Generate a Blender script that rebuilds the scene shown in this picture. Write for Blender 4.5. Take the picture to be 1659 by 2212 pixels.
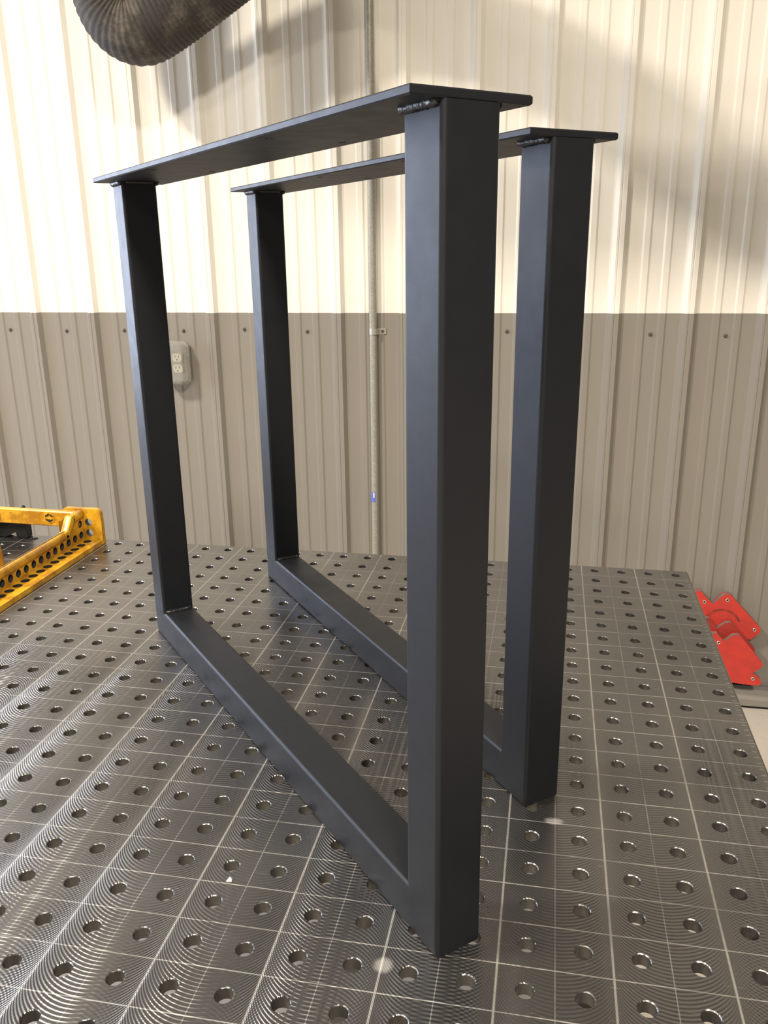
import bpy, bmesh, math, random
from mathutils import Vector, Matrix
random.seed(7)
for o in list(bpy.data.objects): bpy.data.objects.remove(o, do_unlink=True)
S = bpy.context.scene
COL = S.collection
PI = math.pi
T = 0.953            # height of the table top above the floor; scene z = 0 is the floor
G = 0.0508           # hole grid of the table (2 inch)

# ------------------------------------------------------------------ camera
cam_d = bpy.data.cameras.new('camera'); cam = bpy.data.objects.new('camera', cam_d); COL.objects.link(cam)
cam_d.sensor_fit = 'VERTICAL'; cam_d.sensor_height = 36.0; cam_d.sensor_width = 27.0
cam_d.lens = 1819.73 / 2212 * 36.0
cam_d.clip_start = 0.02; cam_d.clip_end = 60
az, pit, rol = -0.19581, 0.3047, 0.01321
fw = Vector((math.sin(az)*math.cos(pit), math.cos(az)*math.cos(pit), -math.sin(pit)))
rt = fw.cross(Vector((0, 0, 1))).normalized(); dn = fw.cross(rt)
r2 = math.cos(rol)*rt + math.sin(rol)*dn; d2 = -math.sin(rol)*rt + math.cos(rol)*dn
cam.matrix_world = Matrix(((r2.x, -d2.x, -fw.x, -0.25722), (r2.y, -d2.y, -fw.y, -1.59592), (r2.z, -d2.z, -fw.z, 0.61266+T), (0, 0, 0, 1)))
S.camera = cam

# ------------------------------------------------------------------ world, exposure
w = bpy.data.worlds.new('world'); S.world = w; w.use_nodes = True
w.node_tree.nodes['Background'].inputs[0].default_value = (0.62, 0.75, 1.0, 1)
w.node_tree.nodes['Background'].inputs[1].default_value = 1.0
S.view_settings.view_transform = 'Standard'; S.view_settings.look = 'None'
S.view_settings.exposure = 0.0; S.view_settings.gamma = 1.0; S.view_settings.use_curve_mapping = False

# ------------------------------------------------------------------ lights
WARM = (1.0, 0.90, 0.765)
LAMPS = [  # x, y, z above table, length, width, power, turned along y
    (-2.95, -1.64, 3.2, 0.6, 0.4, 285, True),
    (0.75, -3.4, 3.2, 0.8, 0.5, 330, True),
    (-1.6, -4.6, 3.2, 0.75, 0.45, 130, False),
]
DAYLIGHT = (-5.9, -0.05, 1.2, 2.5, 3.0, 150)   # bay door opening in the left wall: x, y, z centre above table, width, height, power

def area(name, loc, rot, sx, sy, power, color):
    l = bpy.data.lights.new(name, 'AREA'); l.shape = 'RECTANGLE'; l.size = sx; l.size_y = sy; l.energy = power; l.color = color
    o = bpy.data.objects.new(name, l); COL.objects.link(o); o.location = loc; o.rotation_euler = rot
    return o
area('door_daylight', (DAYLIGHT[0], DAYLIGHT[1], DAYLIGHT[2]+T), (0, -PI/2, 0), DAYLIGHT[4], DAYLIGHT[3], DAYLIGHT[5], (0.74, 0.83, 1.0))
WINDOW = (-3.75, 1.0, 1.5, 2.0, 150)   # window in the back wall left of the picture: x, z centre above table, width, height, power
area('window_daylight', (WINDOW[0], 1.215, WINDOW[1]+T), (-PI/2, 0, 0), WINDOW[2], WINDOW[3], WINDOW[4], (0.70, 0.79, 1.0))

# ------------------------------------------------------------------ node helpers
class NT:
    def __init__(s, name):
        s.mat = bpy.data.materials.new(name); s.mat.use_nodes = True
        s.t = s.mat.node_tree; s.b = s.t.nodes['Principled BSDF']
        s.tc = s.t.nodes.new('ShaderNodeTexCoord')
        s.sep = None
    def set(s, k, v):
        i = s.b.inputs[k]
        if isinstance(v, (int, float)): i.default_value = v
        elif isinstance(v, tuple): i.default_value = v if len(v) == 4 else (*v, 1)
        else: s.t.links.new(v, i)
        return s
    def link(s, v, i):
        if isinstance(v, (int, float)): i.default_value = v
        elif isinstance(v, tuple): i.default_value = v if len(v) == 4 or i.type == 'VECTOR' else (*v, 1)
        else: s.t.links.new(v, i)
    def m(s, op, a, b=0.0, c=None, clamp=False):
        n = s.t.nodes.new('ShaderNodeMath'); n.operation = op; n.use_clamp = clamp
        s.link(a, n.inputs[0]); s.link(b, n.inputs[1])
        if c is not None: s.link(c, n.inputs[2])
        return n.outputs[0]
    def xyz(s):
        if not s.sep:
            s.sep = s.t.nodes.new('ShaderNodeSeparateXYZ'); s.t.links.new(s.tc.outputs['Object'], s.sep.inputs[0])
        return s.sep.outputs
    def smooth(s, v, a, b):
        n = s.t.nodes.new('ShaderNodeMapRange'); n.interpolation_type = 'SMOOTHSTEP'
        s.link(v, n.inputs[0]); n.inputs[1].default_value = a; n.inputs[2].default_value = b
        return n.outputs[0]
    def lin(s, v, a, b, c, d):
        n = s.t.nodes.new('ShaderNodeMapRange'); s.link(v, n.inputs[0])
        for i, q in enumerate((a, b, c, d)): n.inputs[i+1].default_value = q
        return n.outputs[0]
    def noise(s, scale, detail=3.0, rough=0.55, vec=None, stretch=None):
        n = s.t.nodes.new('ShaderNodeTexNoise'); n.inputs['Scale'].default_value = scale
        n.inputs['Detail'].default_value = detail; n.inputs['Roughness'].default_value = rough
        src = vec if vec is not None else s.tc.outputs['Object']
        if stretch:
            mp = s.t.nodes.new('ShaderNodeMapping'); mp.inputs['Scale'].default_value = stretch
            s.t.links.new(src, mp.inputs[0]); src = mp.outputs[0]
        s.t.links.new(src, n.inputs['Vector'])
        return n.outputs[0]
    def mix(s, f, a, b):
        n = s.t.nodes.new('ShaderNodeMix'); n.data_type = 'RGBA'
        s.link(f, n.inputs[0]); s.link(a, n.inputs[6]); s.link(b, n.inputs[7])
        return n.outputs[2]
    def bump(s, h, dist, strength=1.0, normal=None):
        n = s.t.nodes.new('ShaderNodeBump'); n.inputs['Strength'].default_value = strength; n.inputs['Distance'].default_value = dist
        s.t.links.new(h, n.inputs['Height'])
        if normal is not None: s.t.links.new(normal, n.inputs['Normal'])
        return n.outputs[0]

def simple(name, col, rough=0.5, metal=0.0, var=0.0, scale=20, bump=0.0, bscale=300, spec=0.5):
    n = NT(name)
    if var:
        f = n.noise(scale, 5, 0.6)
        n.set('Base Color', n.mix(f, tuple(c*(1-var) for c in col), tuple(min(1, c*(1+var)) for c in col)))
    else: n.set('Base Color', col)
    n.set('Roughness', rough).set('Metallic', metal).set('Specular IOR Level', spec)
    if bump: n.set('Normal', n.bump(n.noise(bscale, 2), bump))
    return n.mat

def mat_paint():          # satin black powder coat with a fine sand texture
    n = NT('black_powder_coat')
    f = n.noise(1500, 2, 0.5)
    n.set('Base Color', (0.0065, 0.0068, 0.0078)).set('Roughness', n.lin(n.noise(40, 3), 0.3, 0.7, 0.48, 0.54)).set('Specular IOR Level', 0.42).set('Specular Tint', (0.80, 0.86, 1.0))
    n.set('Normal', n.bump(f, 0.00010, 0.6))
    return n.mat

def mat_table():
    n = NT('machined_steel')
    x, y, z = n.xyz()
    m = n.m
    gx = m('DIVIDE', x, G); gy = m('DIVIDE', y, G)
    # scribed lines half way between the holes, every second lengthwise one is bolder
    dcx = m('ABSOLUTE', m('SUBTRACT', m('FRACT', gx), 0.5))                        # 0 on a line
    dcy = m('ABSOLUTE', m('SUBTRACT', m('FRACT', gy), 0.5))
    half = m('MULTIPLY', m('ADD', gx, 1.5), 0.5)                                     # integer on a bold line
    fb = m('FRACT', m('ADD', half, 0.5))                                             # 0.5 on a bold line
    dbold = m('MULTIPLY', m('ABSOLUTE', m('SUBTRACT', fb, 0.5)), 2)                  # in cells
    wob = n.noise(60, 3)
    wear = n.noise(9, 4, 0.6)
    lrow = m('SUBTRACT', 1, n.smooth(dcy, 0.008, 0.016))
    lthin = m('SUBTRACT', 1, n.smooth(dcx, 0.005, 0.014))
    lbold = m('SUBTRACT', 1, n.smooth(dbold, 0.010, 0.030))
    wl = n.lin(wear, 0.35, 0.65, 0.45, 1.0)
    line = m('MAXIMUM', m('MULTIPLY', lrow, n.lin(n.noise(14, 3), 0.3, 0.7, 0.5, 1.0)), m('MAXIMUM', m('MULTIPLY', lthin, m('MULTIPLY', wl, 0.6)), m('MULTIPLY', lbold, 0.75)))
    line = m('MULTIPLY', line, n.lin(wob, 0.3, 0.7, 0.75, 1.0))
    # ruler ticks stamped along the right edge
    tick = m('MULTIPLY', m('SUBTRACT', 1, n.smooth(m('ABSOLUTE', m('SUBTRACT', m('FRACT', m('DIVIDE', y, 0.0127)), 0.5)), 0.06, 0.10)), m('MULTIPLY', n.smooth(x, 0.0150, 0.0155), m('SUBTRACT', 1, n.smooth(x, 0.0205, 0.021))))
    # milling arcs: a 4 inch face cutter going away from the viewer, one pass between two bold lines
    s = m('MULTIPLY', m('SUBTRACT', m('FRACT', half), 0.5), 2*G)
    passid = m('FLOOR', half)
    R = 0.0545
    root = m('SQRT', m('MAXIMUM', m('SUBTRACT', R*R, m('MULTIPLY', s, s)), 0.0))
    pitch = 0.0042
    jit = m('MULTIPLY', passid, 0.37)
    a1 = m('SINE', m('MULTIPLY', m('ADD', m('DIVIDE', m('ADD', y, root), pitch), jit), 2*PI))
    a2 = m('SINE', m('MULTIPLY', m('ADD', m('DIVIDE', m('SUBTRACT', y, root), pitch), jit), 2*PI))
    wn = n.t.nodes.new('ShaderNodeTexWhiteNoise'); wn.noise_dimensions = '1D'; n.t.links.new(m('ADD', passid, 3.3), wn.inputs['W'])
    cross = n.lin(wn.outputs[0], 0.35, 0.9, 0.12, 0.75)
    arcs = m('ADD', a1, m('MULTIPLY', a2, cross))
    near = m('SUBTRACT', 1, n.smooth(y, -0.62, -0.28))
    left = n.lin(x, -0.40, -0.02, 1.0, 0.38)
    patch = n.lin(n.noise(5, 2), 0.35, 0.65, 0.6, 1.1)
    seam = n.smooth(dbold, 0.05, 0.35)
    amp = m('MULTIPLY', m('MULTIPLY', m('MULTIPLY', near, left), patch), n.lin(seam, 0, 1, 0.35, 1.0))
    h = m('MULTIPLY', arcs, amp)
    nb = n.bump(h, 0.00025, 1.0)
    nb = n.bump(n.noise(700, 2), 0.00003, 0.7, nb)
    # scratches and specks
    scr = n.smooth(n.noise(260, 2, 0.5, stretch=(0.12, 1.6, 1)), 0.70, 0.76)
    speck = n.smooth(n.noise(420, 1), 0.735, 0.78)
    mark = m('MULTIPLY', m('MAXIMUM', scr, speck), n.lin(near, 0, 1, 0.15, 0.7))
    smudge = n.noise(3.2, 5, 0.62)
    base = n.mix(smudge, (0.124, 0.120, 0.116), (0.212, 0.205, 0.198))
    base = n.mix(m('MULTIPLY', mark, 0.6), base, (0.62, 0.58, 0.50))
    base = n.mix(m('MULTIPLY', line, 0.85), base, (0.42, 0.40, 0.36))
    base = n.mix(m('MULTIPLY', tick, 0.35), base, (0.60, 0.57, 0.52))
    # chalky smears left on the plate
    def blob(cx, cy, r, ry=None):
        d = m('ADD', m('POWER', m('DIVIDE', m('SUBTRACT', x, cx), r), 2), m('POWER', m('DIVIDE', m('SUBTRACT', y, cy), ry or r), 2))
        return m('SUBTRACT', 1, n.smooth(m('ADD', d, m('MULTIPLY', m('SUBTRACT', n.noise(55, 4), 0.5), 1.6)), 0.1, 1.2))
    bl = m('MAXIMUM', blob(-0.2300, -0.784, 0.012, 0.007), blob(-0.3793, -1.0114, 0.010))
    base = n.mix(m('MULTIPLY', bl, 0.4), base, (0.55, 0.53, 0.49))
    n.set('Base Color', base)
    n.set('Metallic', m('SUBTRACT', 0.92, m('ADD', m('MULTIPLY', line, 0.5), m('MULTIPLY', bl, 0.4))))
    n.set('Roughness', m('ADD', n.lin(n.noise(7, 4), 0.3, 0.7, 0.27, 0.36), m('MULTIPLY', line, 0.2)))
    n.set('Normal', nb)
    return n.mat

def mat_yellow():
    n = NT('yellow_enamel')
    f = n.noise(26, 6, 0.65)
    ch = n.smooth(n.noise(110, 4, 0.6), 0.66, 0.70)
    c = n.mix(n.smooth(f, 0.40, 0.62), (0.62, 0.335, 0.020), (0.36, 0.165, 0.012))
    c = n.mix(ch, c, (0.10, 0.062, 0.02))
    n.set('Base Color', c).set('Roughness', 0.30).set('Specular IOR Level', 0.5)
    n.set('Normal', n.bump(n.noise(130, 3), 0.0004, 0.5))
    return n.mat

def mat_red(k=1.0):
    n = NT('red_enamel')
    x, y, z = n.xyz(); m = n.m
    f = n.noise(30, 5, 0.6)
    c = n.mix(n.smooth(f, 0.3, 0.75), (0.56, 0.036, 0.024), (0.42, 0.034, 0.024))
    # dark arc for an embossed slot, drawn in the colour
    d = m('SQRT', m('ADD', m('POWER', m('SUBTRACT', x, 0.362), 2), m('POWER', m('SUBTRACT', z, T-0.650), 2)))
    arc = m('MULTIPLY', m('MULTIPLY', n.smooth(d, 0.052, 0.061), m('SUBTRACT', 1, n.smooth(d, 0.063, 0.067))), m('MULTIPLY', m('GREATER_THAN', z, T-0.628), n.smooth(n.noise(18, 4), 0.38, 0.58)))
    c = n.mix(m('MULTIPLY', arc, 0.85), c, (0.09, 0.02, 0.015))
    dirt = n.smooth(n.noise(70, 5, 0.7), 0.60, 0.74)
    c = n.mix(m('MULTIPLY', dirt, 0.35), c, (0.16, 0.03, 0.022))
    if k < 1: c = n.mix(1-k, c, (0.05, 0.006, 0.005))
    n.set('Base Color', c).set('Roughness', 0.42)
    return n.mat

def mat_wall(name, col, dirt):
    n = NT(name)
    f = n.noise(2.5, 5, 0.6); g = n.noise(1.2, 3, 0.5, stretch=(8, 8, 0.8))
    c = n.mix(f, tuple(q*0.95 for q in col), tuple(min(1, q*1.04) for q in col))
    c = n.mix(n.m('MULTIPLY', n.smooth(g, 0.5, 0.75), dirt), c, tuple(q*0.82 for q in col))
    n.set('Base Color', c).set('Roughness', 0.58).set('Specular IOR Level', 0.22)
    n.set('Normal', n.bump(n.noise(3.0, 2), 0.006, 0.6))
    return n.mat

def mat_floor():
    n = NT('concrete')
    f = n.noise(3, 6, 0.65); g = n.noise(40, 4, 0.6)
    c = n.mix(f, (0.46, 0.42, 0.355), (0.60, 0.55, 0.475))
    c = n.mix(n.smooth(g, 0.6, 0.75), c, (0.34, 0.30, 0.25))
    n.set('Base Color', c).set('Roughness', 0.6)
    n.set('Normal', n.bump(g, 0.002, 0.4))
    return n.mat

def mat_hose():
    n = NT('dusty_black_rubber')
    f = n.noise(11, 6, 0.7); g = n.noise(90, 4, 0.6)
    k = n.m('MULTIPLY', n.smooth(f, 0.45, 0.68), n.lin(g, 0.3, 0.7, 0.5, 1.0))
    c = n.mix(k, (0.030, 0.025, 0.021), (0.125, 0.108, 0.083))
    n.set('Base Color', c).set('Roughness', 0.75)
    n.set('Normal', n.bump(g, 0.003, 0.5))
    return n.mat

def mat_conduit():
    n = NT('galvanized_conduit')
    f = n.smooth(n.noise(160, 4, 0.6), 0.45, 0.62)
    n.set('Base Color', n.mix(f, (0.31, 0.295, 0.25), (0.37, 0.355, 0.305))).set('Metallic', 0.35).set('Roughness', 0.5)
    return n.mat

def mat_glass():
    n = NT('clear_plastic')
    n.set('Base Color', (0.93, 0.92, 0.88)).set('Transmission Weight', 0.92).set('Roughness', 0.12).set('IOR', 1.25)
    n.set('Normal', n.bump(n.noise(60, 2), 0.002, 0.5))
    return n.mat

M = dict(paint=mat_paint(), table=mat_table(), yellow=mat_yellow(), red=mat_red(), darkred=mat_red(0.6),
    white=mat_wall('white_painted_sheet', (0.80, 0.765, 0.69), 0.35), grey=mat_wall('grey_painted_sheet', (0.235, 0.215, 0.185), 0.2),
    floor=mat_floor(), hose=mat_hose(), conduit=mat_conduit(), clear=mat_glass(),
    steel=simple('bare_steel', (0.42, 0.41, 0.39), 0.38, 0.85, 0.15, 40),
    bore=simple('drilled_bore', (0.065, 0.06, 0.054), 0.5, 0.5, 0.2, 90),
    grimy=simple('grimy_bore', (0.05, 0.045, 0.038), 0.4, 0.5, 0.2, 90),
    darksteel=simple('dark_steel', (0.10, 0.095, 0.09), 0.45, 0.8, 0.2, 30),
    zinc=simple('zinc_plate', (0.60, 0.58, 0.52), 0.35, 0.8, 0.1, 60),
    screw=simple('weathered_screw', (0.09, 0.08, 0.066), 0.5, 0.3, 0.4, 200),
    black=simple('matte_black_metal', (0.012, 0.012, 0.014), 0.5, 0.0, 0.2, 20, 0.0003, 400),
    logo=simple('dark_cast_recess', (0.03, 0.018, 0.008), 0.6),
    core=simple('worn_magnet_core', (0.30, 0.28, 0.25), 0.5, 0.5, 0.35, 60),
    ivory=simple('ivory_plastic', (0.70, 0.66, 0.54), 0.4), greyplastic=simple('grey_box', (0.34, 0.33, 0.30), 0.5),
    blue=simple('blue_label', (0.10, 0.15, 0.52), 0.5), ceiling=simple('ceiling_sheet', (0.13, 0.125, 0.115), 0.7, 0, 0.1, 2),
    dark=simple('black_gap', (0.01, 0.01, 0.01), 0.8), weld=simple('painted_weld', (0.014, 0.014, 0.017), 0.32, 0, 0.2, 60, 0.001, 260),
    housing=simple('white_lamp_housing', (0.7, 0.7, 0.68), 0.5), chip=simple('pale_chip', (0.7, 0.68, 0.62), 0.5))

# ------------------------------------------------------------------ mesh helpers
def mesh_of(name, V, F, mat, smooth=None):
    me = bpy.data.meshes.new(name); me.from_pydata([tuple(v) for v in V], [], F); me.update()
    bm = bmesh.new(); bm.from_mesh(me); bmesh.ops.recalc_face_normals(bm, faces=bm.faces); bm.to_mesh(me); bm.free()
    if mat: me.materials.append(mat)
    if smooth is not None:
        for p in me.polygons: p.use_smooth = True
        me.set_sharp_from_angle(angle=math.radians(smooth))
    return me
def obj(name, me, parent=None, loc=(0, 0, 0), rot=(0, 0, 0)):
    o = bpy.data.objects.new(name, me); COL.objects.link(o); o.location = loc; o.rotation_euler = rot
    if parent: o.parent = parent
    return o
def thing(name, label, cat, loc=(0, 0, 0), rz=0, group=None):
    o = bpy.data.objects.new(name, None); COL.objects.link(o); o.location = loc; o.rotation_euler = (0, 0, rz)
    o.empty_display_size = 0.05; o['label'] = label; o['category'] = cat
    if group: o['group'] = group
    return o
def struct(o): o['kind'] = 'structure'; return o
def wpart(name, me, parent, rot=(0, 0, 0)):
    """mesh written in world coordinates, under an unrotated parent"""
    return obj(name, me, parent, -Vector(parent.location), rot)

class B:
    """collects simple solids into one mesh"""
    def __init__(s): s.V = []; s.F = []; s.K = set()
    def add(s, V, F):
        k = len(s.V); s.V += [tuple(v) for v in V]; s.F += [tuple(i+k for i in f) for f in F]; return s
    def box(s, a, b):
        (x0, y0, z0), (x1, y1, z1) = a, b
        return s.add([(x0,y0,z0),(x1,y0,z0),(x1,y1,z0),(x0,y1,z0),(x0,y0,z1),(x1,y0,z1),(x1,y1,z1),(x0,y1,z1)],
            [(0,3,2,1),(4,5,6,7),(0,1,5,4),(1,2,6,5),(2,3,7,6),(3,0,4,7)])
    def prism(s, pts, f0, f1):
        """closed polygon pts (2D) mapped by f0 / f1 to the two end caps"""
        n = len(pts); V = [f0(*p) for p in pts] + [f1(*p) for p in pts]
        return s.add(V, [tuple(range(n))[::-1], tuple(range(n, 2*n))] + [(i, (i+1) % n, (i+1) % n+n, i+n) for i in range(n)])
    def lathe(s, prof, c, axis='z', seg=16):
        """prof: (radius, height); closed at both ends"""
        def P(r, h, a):
            u, v = r*math.cos(a), r*math.sin(a)
            return {'z': (c[0]+u, c[1]+v, c[2]+h), 'y': (c[0]+u, c[1]-h, c[2]+v), 'x': (c[0]+h, c[1]+u, c[2]+v)}[axis]
        V = [P(r, h, 2*PI*k/seg) for r, h in prof for k in range(seg)]
        F = [(j*seg+k, j*seg+(k+1) % seg, (j+1)*seg+(k+1) % seg, (j+1)*seg+k) for j in range(len(prof)-1) for k in range(seg)]
        F += [tuple(range(seg))[::-1], tuple(range((len(prof)-1)*seg, len(prof)*seg))]
        return s.add(V, F)
    def mesh(s, name, mat, bevel=0, segs=2, smooth=35):
        two = isinstance(mat, tuple)
        me = mesh_of(name, s.V, s.F, mat[0] if two else mat)
        if two:
            me.materials.append(mat[1])
            for k in s.K: me.polygons[k].material_index = 1
        if bevel:
            bm = bmesh.new(); bm.from_mesh(me)
            es = [e for e in bm.edges if len(e.link_faces) == 2 and e.calc_face_angle(0) > 0.6]
            bmesh.ops.bevel(bm, geom=es, offset=bevel, segments=segs, profile=0.5, affect='EDGES', clamp_overlap=True)
            bm.to_mesh(me); bm.free()
        if smooth:
            for p in me.polygons: p.use_smooth = True
            me.set_sharp_from_angle(angle=math.radians(smooth))
        return me
def wn(o):
    md = o.modifiers.new('weighted_normal', 'WEIGHTED_NORMAL'); md.keep_sharp = True; return o

def plate_with_holes(b, rects, zt, zb, seg=20, ch=0.0):
    # faces of the bores are remembered in b.K
    """rects: (x0,y0,x1,y1, None or (cx,cy,r)); top and bottom faces with through holes"""
    for x0, y0, x1, y1, hole in rects:
        cor = [(x0, y0), (x1, y0), (x1, y1), (x0, y1)]
        if not hole:
            b.add([(*c, zt) for c in cor] + [(*c, zb) for c in cor], [(0, 1, 2, 3), (7, 6, 5, 4)]); continue
        cx, cy, r = hole; q = seg//4
        rings = [(r+ch, zt), (r, zt-ch), (r, zb)] if ch else [(r, zt), (r, zb)]
        V = []; F = []
        ang = [(-0.75+2*k/seg)*PI for k in range(seg)]     # starts at the lower left corner
        for rr, zz in rings: V += [(cx+rr*math.cos(a), cy+rr*math.sin(a), zz) for a in ang]
        nr = len(rings)
        for j in range(nr-1): F += [(j*seg+k, (j+1)*seg+k, (j+1)*seg+(k+1) % seg, j*seg+(k+1) % seg) for k in range(seg)]
        t = len(V); V += [(*c, zt) for c in cor] + [(*c, zb) for c in cor]
        L = (nr-1)*seg
        for i in range(4):
            ks = [(i*q+k) % seg for k in range(q+1)]
            F.append((t+i, t+(i+1) % 4) + tuple(ks[::-1]))
            F.append((t+4+(i+1) % 4, t+4+i) + tuple(L+k for k in ks))
        b.K |= set(range(len(b.F)+(nr-2)*seg, len(b.F)+(nr-1)*seg))
        b.add(V, F)

# ------------------------------------------------------------------ structure: room shell
PIT = 0.2286; X0 = -2.2313; YW = 1.272; ZL = T+0.4002           # rib pitch, first screw column, wall plane, paint line
def ux(u): return X0+u*PIT
XL, XR, YF, ZC = ux(-15.5), ux(32.5), -6.5, T+3.45
prof = [(0.0, 0), (0.08, 0), (0.105, .0035), (0.175, .0035), (0.20, 0), (0.375, 0), (0.402, .002), (0.452, .0175), (0.478, .0175), (0.486, .0160), (0.494, .0175), (0.548, .0175), (0.598, .002), (0.625, 0), (0.80, 0), (0.825, .0035), (0.895, .0035), (0.92, 0)]
wall_back = struct(obj('wall_back', None, None, (0, YW, 0)))
def panel(u0, u1, z0, z1, proud, mat, name):
    pts = []
    u = math.floor(u0)
    while u <= u1:
        for f, h in prof:
            q = u+f
            if u0 < q < u1: pts.append((q, h))
        u += 1
    e0 = 0.0170
    pts = [(u0, e0)] + pts + [(u1, e0)]
    top = [(ux(u), -h-proud) for u, h in pts]
    poly = top + [(ux(u1), 0.05), (ux(u0), 0.05)]
    b = B(); b.prism(poly, lambda x, y: (x, y, z0), lambda x, y: (x, y, z1))
    return b.mesh(name, mat, smooth=None)
screw_mesh = B().lathe([(0.0066, 0), (0.0066, 0.0015), (0.0046, 0.002), (0.0045, 0.006), (0.003, 0.007)], (0, 0, 0), 'y', 8).mesh('screw', M['screw'])
jit = {0: 0.0, 1: -.003, 2: 0, 3: 0, 4: .006, 5: 0, 8: .004, 10: -.003, 11: -.006, 6: .004}
for k in range(12):
    u0 = -15.5+4*k
    obj('wall_panel', panel(u0, u0+4, ZL-0.06, ZC, 0.0, M['white'], 'wall_panel'), wall_back)
    pn = obj('wainscot_panel', panel(u0, u0+4, 0.012, ZL, 0.0016, M['grey'], 'wainscot_panel'), wall_back)
    for j in range(4):
        u = math.ceil(u0)+j
        obj('screw', screw_mesh, pn, (ux(u), -0.0016, T+0.337+jit.get(u, random.uniform(-.004, .004))))
floor = struct(obj('floor', B().box((XL-.3, YF-.3, -0.1), (XR+.3, YW+.05, 0)).mesh('floor', M['floor'], smooth=None)))
ceiling = struct(obj('ceiling', B().box((XL-.3, YF-.3, ZC), (XR+.3, YW+.05, ZC+0.1)).mesh('ceiling', M['ceiling'], smooth=None)))
dy, dz, dw, dh = DAYLIGHT[1], DAYLIGHT[2]+T, DAYLIGHT[3], DAYLIGHT[4]
b = B().box((XL-.2, YF, 0), (XL, dy-dw/2, ZC)).box((XL-.2, dy+dw/2, 0), (XL, YW, ZC)).box((XL-.2, dy-dw/2, 0), (XL, dy+dw/2, dz-dh/2)).box((XL-.2, dy-dw/2, dz+dh/2), (XL, dy+dw/2, ZC))
struct(obj('wall_left', b.mesh('wall_left', M['ceiling'], smooth=None)))
struct(obj('wall_right', B().box((XR, YF, 0), (XR+.2, YW, ZC)).mesh('wall_right', M['ceiling'], smooth=None)))
struct(obj('wall_front', B().box((XL, YF-.2, 0), (XR, YF, ZC)).mesh('wall_front', M['ceiling'], smooth=None)))
bb = B(); bp = [(0, 0.012), (-0.040, 0.012), (-0.040, 0.036), (-0.034, 0.042), (-0.020, 0.066), (0, 0.070)]
bb.prism(bp, lambda y, z: (XL, YW-0.0176+y, z), lambda y, z: (XR, YW-0.0176+y, z))
base = struct(obj('baseboard_back', bb.mesh('baseboard_back', M['grey'], smooth=None)))
wpart('gap_strip', B().box((XL, YW-0.050, 0.0005), (XR, YW, 0.012)).mesh('gap_strip', M['dark'], smooth=None), base)

win = struct(obj('window_1', None, None, (WINDOW[0], YW-.04, WINDOW[1]+T)))
ww, wh = WINDOW[2]/2, WINDOW[3]/2
for a, b_ in (((-ww-.06, -.035, -wh-.06), (-ww, .04, wh+.06)), ((ww, -.035, -wh-.06), (ww+.06, .04, wh+.06)), ((-ww, -.035, -wh-.06), (ww, .04, -wh)), ((-ww, -.035, wh), (ww, .04, wh+.06))):
    obj('frame_bar', B().box(a, b_).mesh('frame_bar', M['housing'], smooth=None), win)

for i, (lx, ly, lz, ll, lw, pw, along) in enumerate(LAMPS):
    t = thing('strip_light', ['strip light under the ceiling to the left of the table', 'strip light under the ceiling to the right of the table', 'strip light under the ceiling behind the viewer'][i], 'ceiling light', (lx, ly, lz+T), PI/2 if along else 0, 'strip lights')
    hs = B().box((-ll/2, -lw/2, 0.01), (ll/2, lw/2, 0.07))
    obj('housing', hs.mesh('housing', M['housing'], 0.01), t)
    for hx in (-ll/3, ll/3): obj('hanger', B().box((hx-.01, -.01, .07), (hx+.01, .01, ZC-lz-T)).mesh('hanger', M['steel'], smooth=None), t)
    a = area('lamp_tube', (0, 0, 0), (0, 0, 0), ll, lw, pw, WARM); a.parent = t

# ------------------------------------------------------------------ welding table
NX, NY = 44, 24
tab = thing('welding_table', 'steel welding table with a grid of round holes and scribed lines', 'table', (-NX*G/2, -NY*G/2, 0))
rects = []; E = 0.003
xe0, xe1, ye0, ye1 = (-NX+.5)*G, .5*G, (-NY+.5)*G, .5*G
for i in range(NX):
    for j in range(NY):
        cx, cy = -i*G, -j*G
        x0, x1, y0, y1 = cx-G/2, cx+G/2, cy-G/2, cy+G/2
        if i == 0: x1 -= E
        if i == NX-1: x0 += E
        if j == 0: y1 -= E
        if j == NY-1: y0 += E
        rects.append((x0, y0, x1, y1, (cx, cy, 0.00795)))
b = B(); TH = 0.0127
plate_with_holes(b, rects, 0.0, -TH, 24, 0.0009)
i0 = [(xe0+E, ye0+E), (xe1-E, ye0+E), (xe1-E, ye1-E), (xe0+E, ye1-E)]
o0 = [(xe0, ye0), (xe1, ye0), (xe1, ye1), (xe0, ye1)]
V = [(*p, 0) for p in i0] + [(*p, -E) for p in o0] + [(*p, -TH+.001) for p in o0] + [(*p, -TH) for p in i0]
F = [(r*4+k, r*4+(k+1) % 4, (r+1)*4+(k+1) % 4, (r+1)*4+k) for r in range(3) for k in range(4)]
b.add(V, F)
tme = bpy.data.meshes.new('tabletop'); tme.from_pydata(b.V, [], b.F); tme.update()
bm = bmesh.new(); bm.from_mesh(tme); bmesh.ops.remove_doubles(bm, verts=bm.verts, dist=1e-6); bm.to_mesh(tme); bm.free()
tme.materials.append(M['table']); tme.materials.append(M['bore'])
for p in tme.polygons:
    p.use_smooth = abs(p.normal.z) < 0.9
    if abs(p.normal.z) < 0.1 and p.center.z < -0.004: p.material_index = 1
tme.set_sharp_from_angle(angle=math.radians(35))
def tloc(v): return (v[0]-tab.location.x, v[1]-tab.location.y, v[2]+T)
obj('tabletop', tme, tab, tloc((0, 0, 0)))
lz = -tab.location
def tpart(name, bld, mat, bevel=0): return obj(name, bld.mesh(name, mat, bevel), tab, (lz.x, lz.y, T))
ins = 0.07
for yy in (ye0+ins, ye1-ins): tpart('apron', B().box((xe0+ins, yy-.006, -TH-.10), (xe1-ins, yy+.006, -TH)), M['darksteel'])
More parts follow.
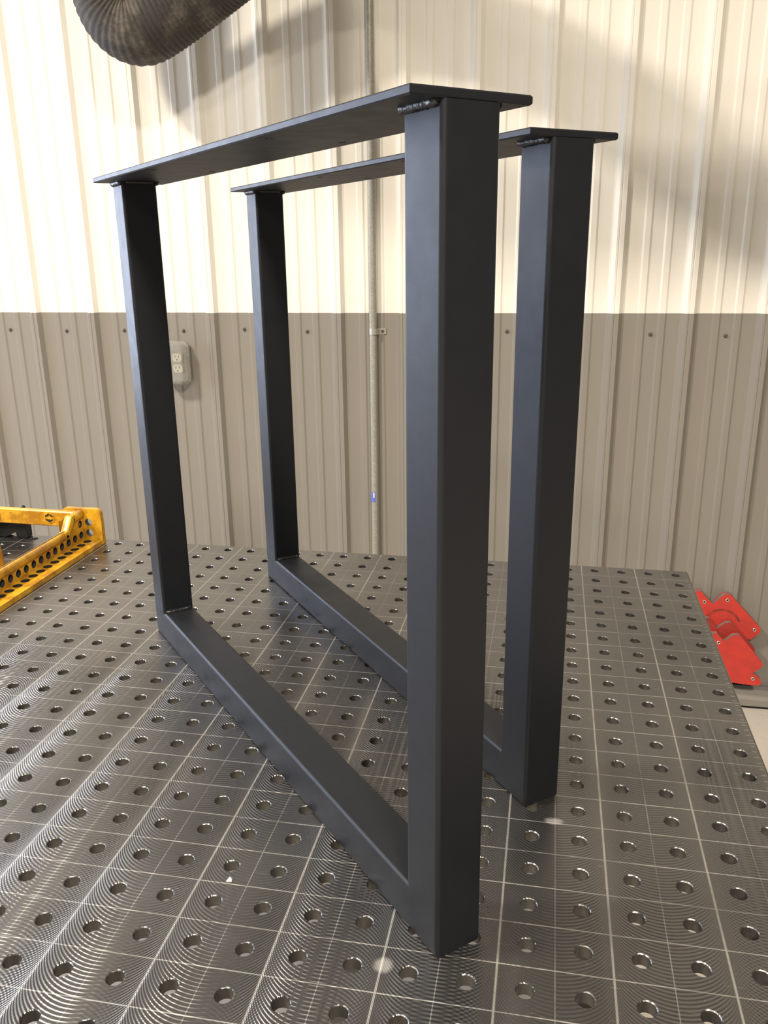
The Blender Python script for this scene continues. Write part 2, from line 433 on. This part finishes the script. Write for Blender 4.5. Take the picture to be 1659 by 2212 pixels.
for xx in (xe0+ins, xe1-ins): tpart('apron', B().box((xx-.006, ye0+ins, -TH-.10), (xx+.006, ye1-ins, -TH)), M['darksteel'])
for k in range(1, 5):
    xx = -(k*9-0.5)*G
    tpart('stiffening_rib', B().box((xx-.006, ye0+ins, -TH-.10), (xx+.006, ye1-ins, -TH)), M['darksteel'])
for xx in (xe0+.14, xe1-.14):
    for yy in (ye0+.14, ye1-.14):
        lg = tpart('leg', B().box((xx-.038, yy-.038, -T+.012), (xx+.038, yy+.038, -TH)), M['darksteel'], 0.004)
        obj('foot_plate', B().box((xx-.06, yy-.06, -T), (xx+.06, yy+.06, -T+.012)).mesh('foot_plate', M['darksteel']), lg)

# ------------------------------------------------------------------ the two U-shaped table leg frames
LA, LB, LL, LH, PT = 0.0485, 0.0495, 0.8187, 0.7049, 0.0066
def rprof(a, b, r, n=5):
    out = []
    for cx, cy, s in ((a-r, b-r, 0), (r, b-r, 1), (r, r, 2), (a-r, r, 3)):
        for k in range(n+1):
            q = (s+k/n)*PI/2; out.append((cx+r*math.cos(q), cy+r*math.sin(q)))
    return out
pf = rprof(LA, LB, 0.0042)
def make_frame(label, loc, rz, holes):
    t = thing('leg_frame', label, 'table leg', (*loc, T), rz, 'black steel leg frames on the welding table')
    # local x: across the frame (v), local y: away along the frame (u)
    def seg(name, f0, f1):
        b = B(); b.prism(pf, f0, f1)
        return wn(obj(name, b.mesh(name, M['paint'], smooth=30), t))
    # profile coordinate a is measured from the outer face inwards, b across
    seg('post', lambda a, v: (v, a, a*1.0), lambda a, v: (v, a, LH))
    seg('post', lambda a, v: (v, LL-a, a*1.0), lambda a, v: (v, LL-a, LH))
    seg('bottom_rail', lambda a, v: (v, a, a), lambda a, v: (v, LL-a, a))
    # mounting plate with bolt holes
    o = 0.0262; x0, x1, y0, y1 = -o, LB+o, -0.0005, LL+0.002
    hs = sorted(holes, key=lambda h: h[1])
    b = B(); rects = []; ys = y0; c = 0.02
    rows = {}
    for hx, hy in hs: rows.setdefault(round(hy, 3), []).append(hx)
    for hy in sorted(rows):
        rects.append((x0, ys, x1, hy-c, None)); xs = x0
        for hx in sorted(rows[hy]):
            rects.append((xs, hy-c, hx-.010, hy+c, None)); rects.append((hx-.010, hy-c, hx+.010, hy+c, (hx, hy, 0.0042))); xs = hx+.010
        rects.append((xs, hy-c, x1, hy+c, None)); ys = hy+c
    rects.append((x0, ys, x1, y1, None))
    ch = 0.0012
    rects2 = []
    for r in rects:
        r = list(r)
        if abs(r[0]-x0) < 1e-7: r[0] += ch
        if abs(r[2]-x1) < 1e-7: r[2] -= ch
        if abs(r[1]-y0) < 1e-7: r[1] += ch
        if abs(r[3]-y1) < 1e-7: r[3] -= ch
        rects2.append(tuple(r))
    plate_with_holes(b, rects2, LH+PT, LH, 16)
    ii = [(x0+ch, y0+ch), (x1-ch, y0+ch), (x1-ch, y1-ch), (x0+ch, y1-ch)]; oo = [(x0, y0), (x1, y0), (x1, y1), (x0, y1)]
    V = [(*p, LH+PT) for p in ii] + [(*p, LH+PT-ch) for p in oo] + [(*p, LH+ch) for p in oo] + [(*p, LH) for p in ii]
    b.add(V, [(r*4+k, r*4+(k+1) % 4, (r+1)*4+(k+1) % 4, (r+1)*4+k) for r in range(3) for k in range(4)])
    obj('mounting_plate', b.mesh('mounting_plate', M['paint'], smooth=25), t)
    # weld beads: rope of small overlapping lumps
    def bead(pts, r):
        b = B(); tot = sum((Vector(q)-Vector(p)).length for p, q in zip(pts, pts[1:]))
        for p, q in zip(pts, pts[1:]):
            p, q = Vector(p), Vector(q); L = (q-p).length; nn = max(2, int(L/0.0028)); d = (q-p)/L
            s1 = d.orthogonal().normalized(); s2 = d.cross(s1); V = []; F = []
            for k in range(nn+1):
                rr = r*(0.86+0.16*((k % 2))+random.uniform(-.08, .08)) * (0.6 if k in (0, nn) else 1)
                V += [tuple(p+d*(L*k/nn)+s1*rr*math.cos(a*PI/4)+s2*rr*math.sin(a*PI/4)) for a in range(8)]
            for k in range(nn): F += [(k*8+a, k*8+(a+1) % 8, (k+1)*8+(a+1) % 8, (k+1)*8+a) for a in range(8)]
            F += [tuple(range(8)), tuple(range(nn*8, nn*8+8))]
            b.add(V, F)
        return b
    e = 0.0008
    # under the plate along both side faces of the posts, ends ground flush
    for ya, yb in ((0.004, LA+.001), (LL-LA-.001, LL-.004)):
        for vv in (-e, LB+e): obj('weld_bead', bead([(vv, ya, LH-.001), (vv, yb, LH-.001)], 0.0042).mesh('weld_bead', M['weld'], smooth=50), t)
    # inside corners between posts and rail
    for yy in (LA+e, LL-LA-e): obj('weld_bead', bead([(0.004, yy, LA+e), (LB-.004, yy, LA+e)], 0.0042).mesh('weld_bead', M['weld'], smooth=50), t)
    for yy in (LA+e, LL-LA-e): obj('weld_bead', bead([(0.006, yy, LH-e), (LB-.006, yy, LH-e)], 0.0032).mesh('weld_bead', M['weld'], smooth=50), t)
    return t
HX = (-0.012, LB+0.012)
make_frame('black steel U-shaped table leg standing in front, nearest the viewer', (-0.33337, -0.99761), 0.74447, [(h, y) for h in HX for y in (0.245, 0.58)])
make_frame('black steel U-shaped table leg standing behind and right of the front one', (-0.26359, -0.76499), 0.68525, [(h, y) for h in HX for y in (0.245, 0.482)])

# ------------------------------------------------------------------ yellow right-angle fixture square on the table
sq = thing('fixture_square', 'yellow cast right-angle fixture square lying at the left table edge', 'clamping square', (-1.245, -0.2, T))
def sqpart(name, me, parent=None):
    return wpart(name, me, parent or sq) if not parent else obj(name, me, parent)
XW = -1.245; ya, yb = -0.62, -0.008; FT = 0.010; AP = 0.0254
# base flange with two rows of holes
rects = []; y = yb-0.016
ycells = []
while y-AP/2 > ya: ycells.append(y); y -= AP
for sx in (1, -1):
    xin, xout, xc = XW+sx*0.005, XW+sx*0.045, XW+sx*0.0185
    for yc in ycells:
        a0, a1 = (xin, xc+sx*.0115)
        rects.append((min(a0, a1), yc-AP/2, max(a0, a1), yc+AP/2, (xc-sx*.001, yc, 0.0090)))
        rects.append((min(a1, xout), yc-AP/2, max(a1, xout), yc+AP/2, None))
b = B(); plate_with_holes(b, rects, T+FT, T+0.0003, 16)
yl = ycells[-1]-AP/2; yh = ycells[0]+AP/2
for sx in (1, -1):
    xo = XW+sx*0.045
    b.add([(xo, yl, T), (xo, yh, T), (xo, yh, T+FT), (xo, yl, T+FT)], [(0, 1, 2, 3)])
b.add([(XW-.045, yl, T), (XW+.045, yl, T), (XW+.045, yl, T+FT), (XW-.045, yl, T+FT)], [(0, 1, 2, 3)])
wpart('base_flange', b.mesh('base_flange', (M['yellow'], M['grimy']), smooth=30), sq)
# web with a row of holes, taller at the corner
b = B()
def webplate(cells, x0, x1):
    bb = B(); plate_with_holes(bb, cells, x1, x0, 16)
    b.K |= {k+len(b.F) for k in bb.K}; b.add([(v[2], v[0], v[1]) for v in bb.V], bb.F)
cells = []
for k, yc in enumerate(ycells):
    yt = yb+.001 if k == 0 else yc+AP/2
    cells.append((yc-AP/2, T+FT-.001, yt, T+0.0375, (yc, T+0.0240, 0.0080)))
    if k < 2: cells.append((yc-AP/2, T+0.0375, yt, T+0.0650, (yc, T+0.0490, 0.0080) if k == 0 else None))
webplate(cells, XW-.021, XW+.005)
wpart('web', b.mesh('web', (M['yellow'], M['grimy']), smooth=30), sq)
# rounded top rail of the web, sloping down from the corner post
def rail_sec(w, h0, h1):
    return [(-w, h0), (w, h0), (w, h1-.005), (w*.55, h1), (-w*.55, h1), (-w, h1-.005)]
b = B(); rp = rail_sec(0.0085, 0.036, 0.0500)
b.prism(rp, lambda x, z: (XW+x, yl, T+z), lambda x, z: (XW+x, -0.074, T+z))
rp2 = rail_sec(0.0085, 0.062, 0.0770)
b.prism(rp2, lambda x, z: (XW+x, -0.052, T+z), lambda x, z: (XW+x, yb, T+z))
b.prism([(-.085, .036), (-.072, .036), (-.045, .062), (-.045, .077), (-.056, .077), (-.077, .050), (-.085, .050)], lambda y, z: (XW-.0085, y, T+z), lambda y, z: (XW+.0085, y, T+z))
wpart('top_rail', b.mesh('top_rail', M['yellow'], 0.002, 2), sq)
wpart('rail_groove', B().box((XW-.0018, yl+.005, T+.0495), (XW-.0002, -.082, T+.0506)).mesh('rail_groove', M['logo'], smooth=None), sq)
# end flange closing the corner, two holes on each side of the web, rounded top corners
b = B(); EF = 0.012; y0e, y1e = yb, yb+EF
def endplate(cells):
    bb = B(); plate_with_holes(bb, cells, y0e, y1e, 16)
    b.K |= {k+len(b.F) for k in bb.K}; b.add([(v[0], v[2], v[1]) for v in bb.V], bb.F)
for sx in (1, -1):
    xa, xb_ = XW+sx*.005, XW+sx*.029
    for zc in (0.0245, 0.0485):
        endplate([(min(xa, xb_), T+zc-.012, max(xa, xb_), T+zc+.012, (XW+sx*.0162, T+zc, 0.0085))])
rr = 0.012
def arcpts(cx, cz, a0, a1, n=5): return [(cx+rr*math.cos(a0+(a1-a0)*k/n), cz+rr*math.sin(a0+(a1-a0)*k/n)) for k in range(n+1)]
for sx in (1, -1):
    o = [(XW+sx*.005, T+.0605), (XW+sx*.029, T+.0605), (XW+sx*.029, T+.0125), (XW+sx*.005, T+.0125), (XW+sx*.005, T), (XW+sx*.046, T)]
    top = arcpts(XW+sx*(.046-rr), T+.079-rr, 0 if sx > 0 else PI, PI/2)
    pts = o[4:] + top + [(XW+sx*.0006, T+.079), (XW+sx*.0006, T+.0605)] 
    # split in three convex pieces: side strip, top strip, bottom strip
    b.prism([(XW+sx*.029, T), (XW+sx*.046, T)] + top + [(XW+sx*.029, T+.079)], lambda x, z: (x, y0e, z), lambda x, z: (x, y1e, z))
    b.prism([(XW+sx*.0006, T+.0605), (XW+sx*.029, T+.0605), (XW+sx*.029, T+.079), (XW+sx*.0006, T+.079)], lambda x, z: (x, y0e, z), lambda x, z: (x, y1e, z))
    b.prism([(XW+sx*.0006, T), (XW+sx*.029, T), (XW+sx*.029, T+.0125), (XW+sx*.0006, T+.0125)], lambda x, z: (x, y0e, z), lambda x, z: (x, y1e, z))
wpart('end_flange', b.mesh('end_flange', (M['yellow'], M['grimy']), smooth=30), sq)
# long arm reaching away to the left at the top of the corner, with cast emblems
b = B(); ap = [(yb-.020, .047), (yb-.018, .045), (yb-.008, .045), (yb-.006, .047), (yb-.006, .077), (yb-.008, .079), (yb-.018, .079), (yb-.020, .077)]
b.prism(ap, lambda y, z: (XW-.0005, y, T+z-.003), lambda y, z: (-1.78, y+0.004, T+z+.001))
arm = wpart('upper_arm', b.mesh('upper_arm', M['yellow'], smooth=30), sq)
def emblem(xc):
    yf = yb-.0202+.002*(xc-XW)/-.535; zc = T+.0612
    hexo = [(0.0128*math.cos(PI/2+k*PI/3), 0.0128*math.sin(PI/2+k*PI/3)) for k in range(6)]
    hexi = [(0.0108*math.cos(PI/2+k*PI/3), 0.0108*math.sin(PI/2+k*PI/3)) for k in range(6)]
    b = B(); V = [(xc+x, yf-.0012, zc+z) for x, z in hexo] + [(xc+x, yf-.0012, zc+z) for x, z in hexi] + [(xc+x, yf+.001, zc+z) for x, z in hexo] + [(xc+x, yf+.001, zc+z) for x, z in hexi]
    F = []
    for k in range(6):
        l = (k+1) % 6
        F += [(k, l, 6+l, 6+k), (k, 12+k, 12+l, l), (6+k, 6+l, 18+l, 18+k)]
    b.add(V, F)
    obj('emblem_ring', b.mesh('emblem_ring', M['yellow'], smooth=None), arm)
    b = B()
    for poly in ([(-.0090, .0024), (-.0090, .0052), (-.0008, .0098), (-.0008, .0062), (-.0030, .0040)], [(.0090, .0024), (.0090, .0052), (.0008, .0098), (.0008, .0062), (.0030, .0040)],
                 [(-.0090, -.0022), (-.0090, -.0055), (0, -.0100), (.0090, -.0055), (.0090, -.0022), (.004, -.0036), (-.004, -.0036)]):
        b.prism(poly, lambda x, z: (xc+x, yf-.0007, zc+z), lambda x, z: (xc+x, yf+.001, zc+z))
    obj('emblem_mark', b.mesh('emblem_mark', M['logo'], smooth=None), arm)
emblem(-1.3085); emblem(-1.4400)
# brace foot seen at the picture's left edge
b = B(); b.prism([(-1.46, 0), (-1.3335, 0), (-1.3385, .048), (-1.343, .053), (-1.46, .053)], lambda x, z: (x, -.185, T+z), lambda x, z: (x, -.160, T+z))
wpart('brace_foot', b.mesh('brace_foot', M['yellow'], 0.003, 2), sq)

# ------------------------------------------------------------------ black bracket on the far left corner of the table
bk = thing('steel_bracket', 'black metal bracket standing behind the yellow square at the far table edge', 'bracket', (-1.46, 0.012, T))
b = B(); outl = [(-1.3895, .0008), (-1.3890, .064), (-1.60, .064), (-1.60, .0008), (-1.441, .0008), (-1.4165, .0135), (-1.4150, .0008)]
b.prism(outl, lambda x, z: (x, 0.000, T+z), lambda x, z: (x, 0.022, T+z))
wpart('upright_plate', b.mesh('upright_plate', M['black'], 0.001, 1), bk)
b = B(); b.prism([(0, .0006), (-.07, .0006), (0, .050)], lambda y, z: (-1.60, y, T+z), lambda y, z: (-1.475, y, T+z))
wpart('gusset', b.mesh('gusset', M['black'], 0.001, 1), bk)
b = B().lathe([(.003, 0), (.003, .004), (.0055, .005), (.0055, .008), (.003, .0105)], (-1.397, .011, T+.0635), 'z', 10)
wpart('bolt', b.mesh('bolt', M['black']), bk)

# ------------------------------------------------------------------ ribbed exhaust hose hanging in from above
path = [(-1.47, .85, 2.05), (-1.492, .85, 1.54), (-1.500, .85, 1.335), (-1.482, .85, 1.247), (-1.4275, .85, 1.206), (-1.357, .85, 1.222), (-1.176, .85, 1.3177), (-.952, .85, 1.4386), (-.55, .82, 1.62), (0.1, .78, 1.70), (.9, .74, 1.72), (1.9, .70, 1.78)]
path = [(-0.25722+(p[0]+0.25722)*1.0613, 1.0, 0.61266+(p[2]-0.61266)*1.0613) for p in path[:7]] + [(-.985, .93, 1.475)] + [(-.80, .68, 1.53), (-.62, .30, 1.45), (-.22, .02, 1.42), (.3, -.10, 1.42), (.8, -.13, 1.41), (1.9, -.13, 1.46)]  # unseen run beyond the bend is added, routed to cast shadows on the wall
P = [Vector((p[0], p[1], p[2]+T)) for p in path]
def cr(p0, p1, p2, p3, t): return 0.5*((2*p1)+(p2-p0)*t+(2*p0-5*p1+4*p2-p3)*t*t+(3*p1-p0-3*p2+p3)*t**3)
pts = []
for i in range(len(P)-1):
    a = P[max(i-1, 0)]; d = P[min(i+2, len(P)-1)]
    nn = max(8, int((P[i+1]-P[i]).length/0.003))
    pts += [cr(a, P[i], P[i+1], d, k/nn) for k in range(nn)]
# resample evenly
res = [pts[0]]; acc = 0; STEP = 0.0034
for p, q in zip(pts, pts[1:]):
    L = (q-p).length
    while acc+L >= STEP:
        t_ = (STEP-acc)/L; p = p.lerp(q, t_); res.append(p.copy()); L = (q-p).length; acc = 0
    acc += L
pts = res
V = []; F = []; SG = 40; HR = 0.103; s = 0
for i, p in enumerate(pts):
    tg = (pts[min(i+1, len(pts)-1)]-pts[max(i-1, 0)]).normalized()
    n1 = Vector((0, -1, 0)); n1 = (n1-tg*n1.dot(tg)).normalized(); n2 = tg.cross(n1)
    s = i*STEP
    for k in range(SG):
        a = 2*PI*k/SG
        ph = (s/0.0136 + k/SG)
        rg = abs(math.sin(PI*ph))
        r = HR*(1+0.035*math.sin(a*3+s*9)*0.4) + 0.0042*rg - 0.002
        V.append(tuple(p+n1*(r*math.cos(a))+n2*(r*math.sin(a))))
for i in range(len(pts)-1): F += [(i*SG+k, i*SG+(k+1) % SG, (i+1)*SG+(k+1) % SG, (i+1)*SG+k) for k in range(SG)]
F += [tuple(range(SG))[::-1], tuple(range((len(pts)-1)*SG, len(pts)*SG))]
hose = thing('exhaust_hose', 'dusty black ribbed exhaust hose hanging in a bend at the top', 'hose', (-1.499, 1.0, 1.243+T))
wpart('corrugated_tube', mesh_of('corrugated_tube', V, F, M['hose'], 60), hose)
for p in (P[0], P[-1]):
    wpart('hanger_rod', B().box((p.x-.006, p.y-.006, p.z+.02), (p.x+.006, p.y+.006, ZC)).mesh('hanger_rod', M['steel'], smooth=None), hose)

# ------------------------------------------------------------------ conduit on the wall
cd = thing('conduit', 'grey metal electrical conduit running up the sheet wall', 'conduit', (-.850, YW-.016, 0.05))
b = B(); CRD = 0.0132
def tube(b, p, q, r, seg=16):
    p, q = Vector(p), Vector(q); d = (q-p).normalized(); s1 = d.orthogonal().normalized(); s2 = d.cross(s1)
    V = [tuple(c+s1*r*math.cos(2*PI*k/seg)+s2*r*math.sin(2*PI*k/seg)) for c in (p, q) for k in range(seg)]
    b.add(V, [(k, (k+1) % seg, seg+(k+1) % seg, seg+k) for k in range(seg)] + [tuple(range(seg)), tuple(range(seg, 2*seg))])
tube(b, (-.857, YW-.0180, .09), (-.8385, YW-.0180, ZC), CRD)
wpart('pipe', b.mesh('pipe', M['conduit'], smooth=40), cd)
b = B(); zc = T+.340; xc = -.8495
ring = [((CRD+.0005)*math.cos(a*PI/10), (CRD+.0005)*math.sin(a*PI/10)) for a in range(21)]
for a in range(20):
    (x0, y0), (x1, y1) = ring[a], ring[a+1]
    k = (CRD+.003)/(CRD+.0005)
    b.add([(xc+x0, YW-.018+y0, zc-.010), (xc+x1, YW-.018+y1, zc-.010), (xc+x1*k, YW-.018+y1*k, zc-.010), (xc+x0*k, YW-.018+y0*k, zc-.010),
           (xc+x0, YW-.018+y0, zc+.010), (xc+x1, YW-.018+y1, zc+.010), (xc+x1*k, YW-.018+y1*k, zc+.010), (xc+x0*k, YW-.018+y0*k, zc+.010)],
          [(0, 1, 2, 3), (4, 5, 6, 7), (2, 3, 7, 6), (0, 1, 5, 4), (0, 3, 7, 4), (1, 2, 6, 5)])
b.box((xc+CRD-.002, YW-.0065, zc-.010), (xc+CRD+.026, YW-.003, zc+.010))
st = wpart('strap', b.mesh('strap', M['zinc'], smooth=None), cd)
obj('screw', B().lathe([(.0055, 0), (.0055, .003), (.004, .005)], (xc+CRD+.015, YW-.0065, zc), 'y', 8).mesh('screw', M['screw']), st)
b = B(); V = []; 
for zz in (T-.262, T-.224):
    V += [(-.8561+(CRD+.0006)*math.sin(a), YW-.018-(CRD+.0006)*math.cos(a), zz) for a in [(-0.9+1.5*k/8) for k in range(9)]]
b.add(V, [(k, k+1, 10+k, 9+k) for k in range(8)])
wpart('sticker', b.mesh('sticker', M['blue'], smooth=60), cd)
b = B(); V = []
for zz in (T-.245, T-.226):
    V += [(-.8561+(CRD+.0009)*math.sin(a), YW-.018-(CRD+.0009)*math.cos(a), zz) for a in [(-0.15+.35*k/3) for k in range(4)]]
b.add(V, [(k, k+1, 5+k, 4+k) for k in range(3)])
wpart('sticker_print', b.mesh('sticker_print', M['chip'], smooth=60), cd)
b = B(); tube(b, (-.857, YW-.0180, .075), (-.857, YW-.0180, .20), CRD+.004)
wpart('coupling', b.mesh('coupling', M['conduit'], smooth=40), cd)

# ------------------------------------------------------------------ weatherproof outlet with a clear bubble cover
ot = thing('outlet', 'wall outlet under a clear plastic weatherproof cover, half behind the front leg', 'outlet', (-1.566, YW-.004, T+.155))
ox, oz = -1.5665, T+.226
def rrect(w, h, r, n=4):
    out = []
    for sx, sz, s in ((1, 1, 0), (-1, 1, 1), (-1, -1, 2), (1, -1, 3)):
        for k in range(n+1):
            q = (s+k/n)*PI/2; out.append((sx*(w-r)+r*math.cos(q), sz*(h-r)+r*math.sin(q)))
    return out
def loft(rings):
    b = B(); n = len(rings[0][0]); V = []
    for pts_, y in rings: V += [(ox+x, y, oz+z) for x, z in pts_]
    b.add(V, [(j*n+k, j*n+(k+1) % n, (j+1)*n+(k+1) % n, (j+1)*n+k) for j in range(len(rings)-1) for k in range(n)] + [tuple(range(n)), tuple(range((len(rings)-1)*n, len(rings)*n))])
    return b
yo = YW-.001
wpart('back_box', loft([(rrect(.040, .066, .012), yo), (rrect(.040, .066, .012), yo-.022)]).mesh('back_box', M['greyplastic'], smooth=40), ot)
# hollow bubble: outer and inner skin
R1 = [(rrect(.046, .078, .020, 5), yo-.022), (rrect(.046, .078, .020, 5), yo-.030), (rrect(.043, .075, .019, 5), yo-.034), (rrect(.041, .072, .018, 5), yo-.062), (rrect(.036, .067, .016, 5), yo-.070)]
R2 = [(rrect(.0345, .0655, .015, 5), yo-.0675), (rrect(.0390, .0700, .017, 5), yo-.061), (rrect(.0405, .0725, .018, 5), yo-.033), (rrect(.0405, .0725, .018, 5), yo-.022)]
n_ = len(R1[0][0]); b = B(); V = []
for pts_, y in R1+R2: V += [(ox+x, y, oz+z) for x, z in pts_]
nr1, nr = len(R1), len(R1)+len(R2)
F = [(j*n_+k, j*n_+(k+1) % n_, (j+1)*n_+(k+1) % n_, (j+1)*n_+k) for j in range(nr-1) if j != nr1-1 for k in range(n_)]
F += [tuple((nr1-1)*n_+k for k in range(n_)), tuple(nr1*n_+k for k in range(n_))[::-1]]
F += [((nr-1)*n_+k, (nr-1)*n_+(k+1) % n_, (k+1) % n_, k) for k in range(n_)]
b.add(V, F)
wpart('clear_cover', b.mesh('clear_cover', M['clear'], smooth=40), ot)
rc = wpart('receptacle', loft([(rrect(.020, .036, .004), yo-.022), (rrect(.020, .036, .004), yo-.0265)]).mesh('receptacle', M['greyplastic'], smooth=40), ot)
for dz_ in (.0195, -.0195):
    f = obj('outlet_face', B().prism(rrect(.0165, .0142, .008), lambda x, z: (ox+x, yo-.026, oz+dz_+z), lambda x, z: (ox+x, yo-.030, oz+dz_+z)).mesh('outlet_face', M['ivory'], smooth=40), rc)
b = B()
for dz_ in (.0195, -.0195):
    for dx in (-.0064, .0064): obj('slot', B().box((ox+dx-.0012, yo-.0304, oz+dz_-.001), (ox+dx+.0012, yo-.0296, oz+dz_+.008)).mesh('slot', M['dark'], smooth=None), rc)
    obj('ground_hole', B().lathe([(.0028, 0), (.0028, .0006)], (ox, yo-.0298, oz+dz_-.0075), 'y', 10).mesh('ground_hole', M['dark'], smooth=None), rc)

# ------------------------------------------------------------------ red welding magnets stuck to the wall
def magnet(label, outline, y0, thick, rivets, red='red'):
    cx = sum(p[0] for p in outline)/len(outline); cz = sum(p[1] for p in outline)/len(outline)
    t = thing('welding_magnet', label, 'magnet', (cx, YW-y0, cz+T), 0, 'red welding magnets on the wall')
    pl = 0.0028
    def pr(name, a, b_, k, mat, bev=0):
        q = [(cx+(x-cx)*k, cz+(z-cz)*k) for x, z in outline]
        bb = B(); bb.prism(q, lambda x, z: (x, YW-a, z+T), lambda x, z: (x, YW-b_, z+T))
        me = bb.mesh(name, mat, smooth=None)
        bm = bmesh.new(); bm.from_mesh(me); bmesh.ops.triangulate(bm, faces=[f for f in bm.faces if len(f.verts) > 4], ngon_method='EAR_CLIP'); bm.to_mesh(me); bm.free()
        return wpart(name, me, t)
    pr('face_plate', y0, y0+pl, 1.0, M[red]); pr('face_plate', y0+thick-pl, y0+thick, 1.0, M[red]); pr('core', y0+pl, y0+thick-pl, 0.985, M['core'])
    for x, z in rivets:
        bb = B(); seg = 14; V = []
        for r, h in ((.0062, 0), (.0062, .0012), (.0050, .002), (.0036, .0014), (.0032, -.001)): V += [(x+r*math.cos(2*PI*k/seg), YW-y0-thick-h, z+T+r*math.sin(2*PI*k/seg)) for k in range(seg)]
        bb.add(V, [(j*seg+k, j*seg+(k+1) % seg, (j+1)*seg+(k+1) % seg, (j+1)*seg+k) for j in range(4) for k in range(seg)])
        ri = wpart('rivet', bb.mesh('rivet', M['zinc'], smooth=60), t)
        obj('rivet_hole', B().lathe([(.0033, 0), (.0033, .0006)], (x, YW-y0-thick+.0002, z+T), 'y', 10).mesh('rivet_hole', M['dark'], smooth=None), ri)
magnet('red angular welding magnet on the wall, topmost of three beside the table corner',
    [(.262, -.540), (.2705, -.527), (.2861, -.5255), (.3276, -.570), (.360, -.5345), (.366, -.532), (.379, -.5315), (.384, -.5345), (.4880, -.6455), (.4915, -.653), (.4915, -.664), (.4648, -.6915), (.457, -.6930), (.448, -.688), (.425, -.712), (.30, -.712), (.270, -.700)], .019, .025,
    [(.2999, -.563), (.3738, -.5513), (.4718, -.6548)])
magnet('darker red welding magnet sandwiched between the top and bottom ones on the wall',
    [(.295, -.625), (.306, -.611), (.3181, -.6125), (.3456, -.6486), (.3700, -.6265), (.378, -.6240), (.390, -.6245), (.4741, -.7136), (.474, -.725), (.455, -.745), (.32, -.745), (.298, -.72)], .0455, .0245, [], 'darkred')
magnet('red angular welding magnet on the wall, lowest and frontmost of three by the floor',
    [(.316, -.672), (.3263, -.656), (.3418, -.6547), (.3681, -.6836), (.3920, -.6595), (.399, -.6566), (.4130, -.6562), (.419, -.660), (.4975, -.7535), (.4989, -.7605), (.495, -.7715), (.4698, -.7924), (.4835, -.8010), (.4990, -.8165), (.5019, -.8235), (.499, -.8345), (.4949, -.8377), (.470, -.8390), (.4096, -.835), (.345, -.830), (.318, -.812)], .0715, .0245,
    [(.3496, -.6877), (.4734, -.8145)])

# ------------------------------------------------------------------ small chip of slag lying on the table
cb = B(); cb.add([(0, 0, .0002), (.006, .001, .0002), (.005, .006, .0002), (.001, .005, .0002), (.003, .003, .0042), (.0045, .0035, .003)], [(0, 1, 5, 4), (1, 2, 5), (2, 3, 4, 5), (3, 0, 4), (0, 3, 2, 1)])
ch = obj('slag_chip', cb.mesh('slag_chip', M['chip'], smooth=None), None, (-0.5566, -0.9377, T))
ch['label'] = 'tiny pale chip of slag lying on the perforated steel table'; ch['category'] = 'debris'
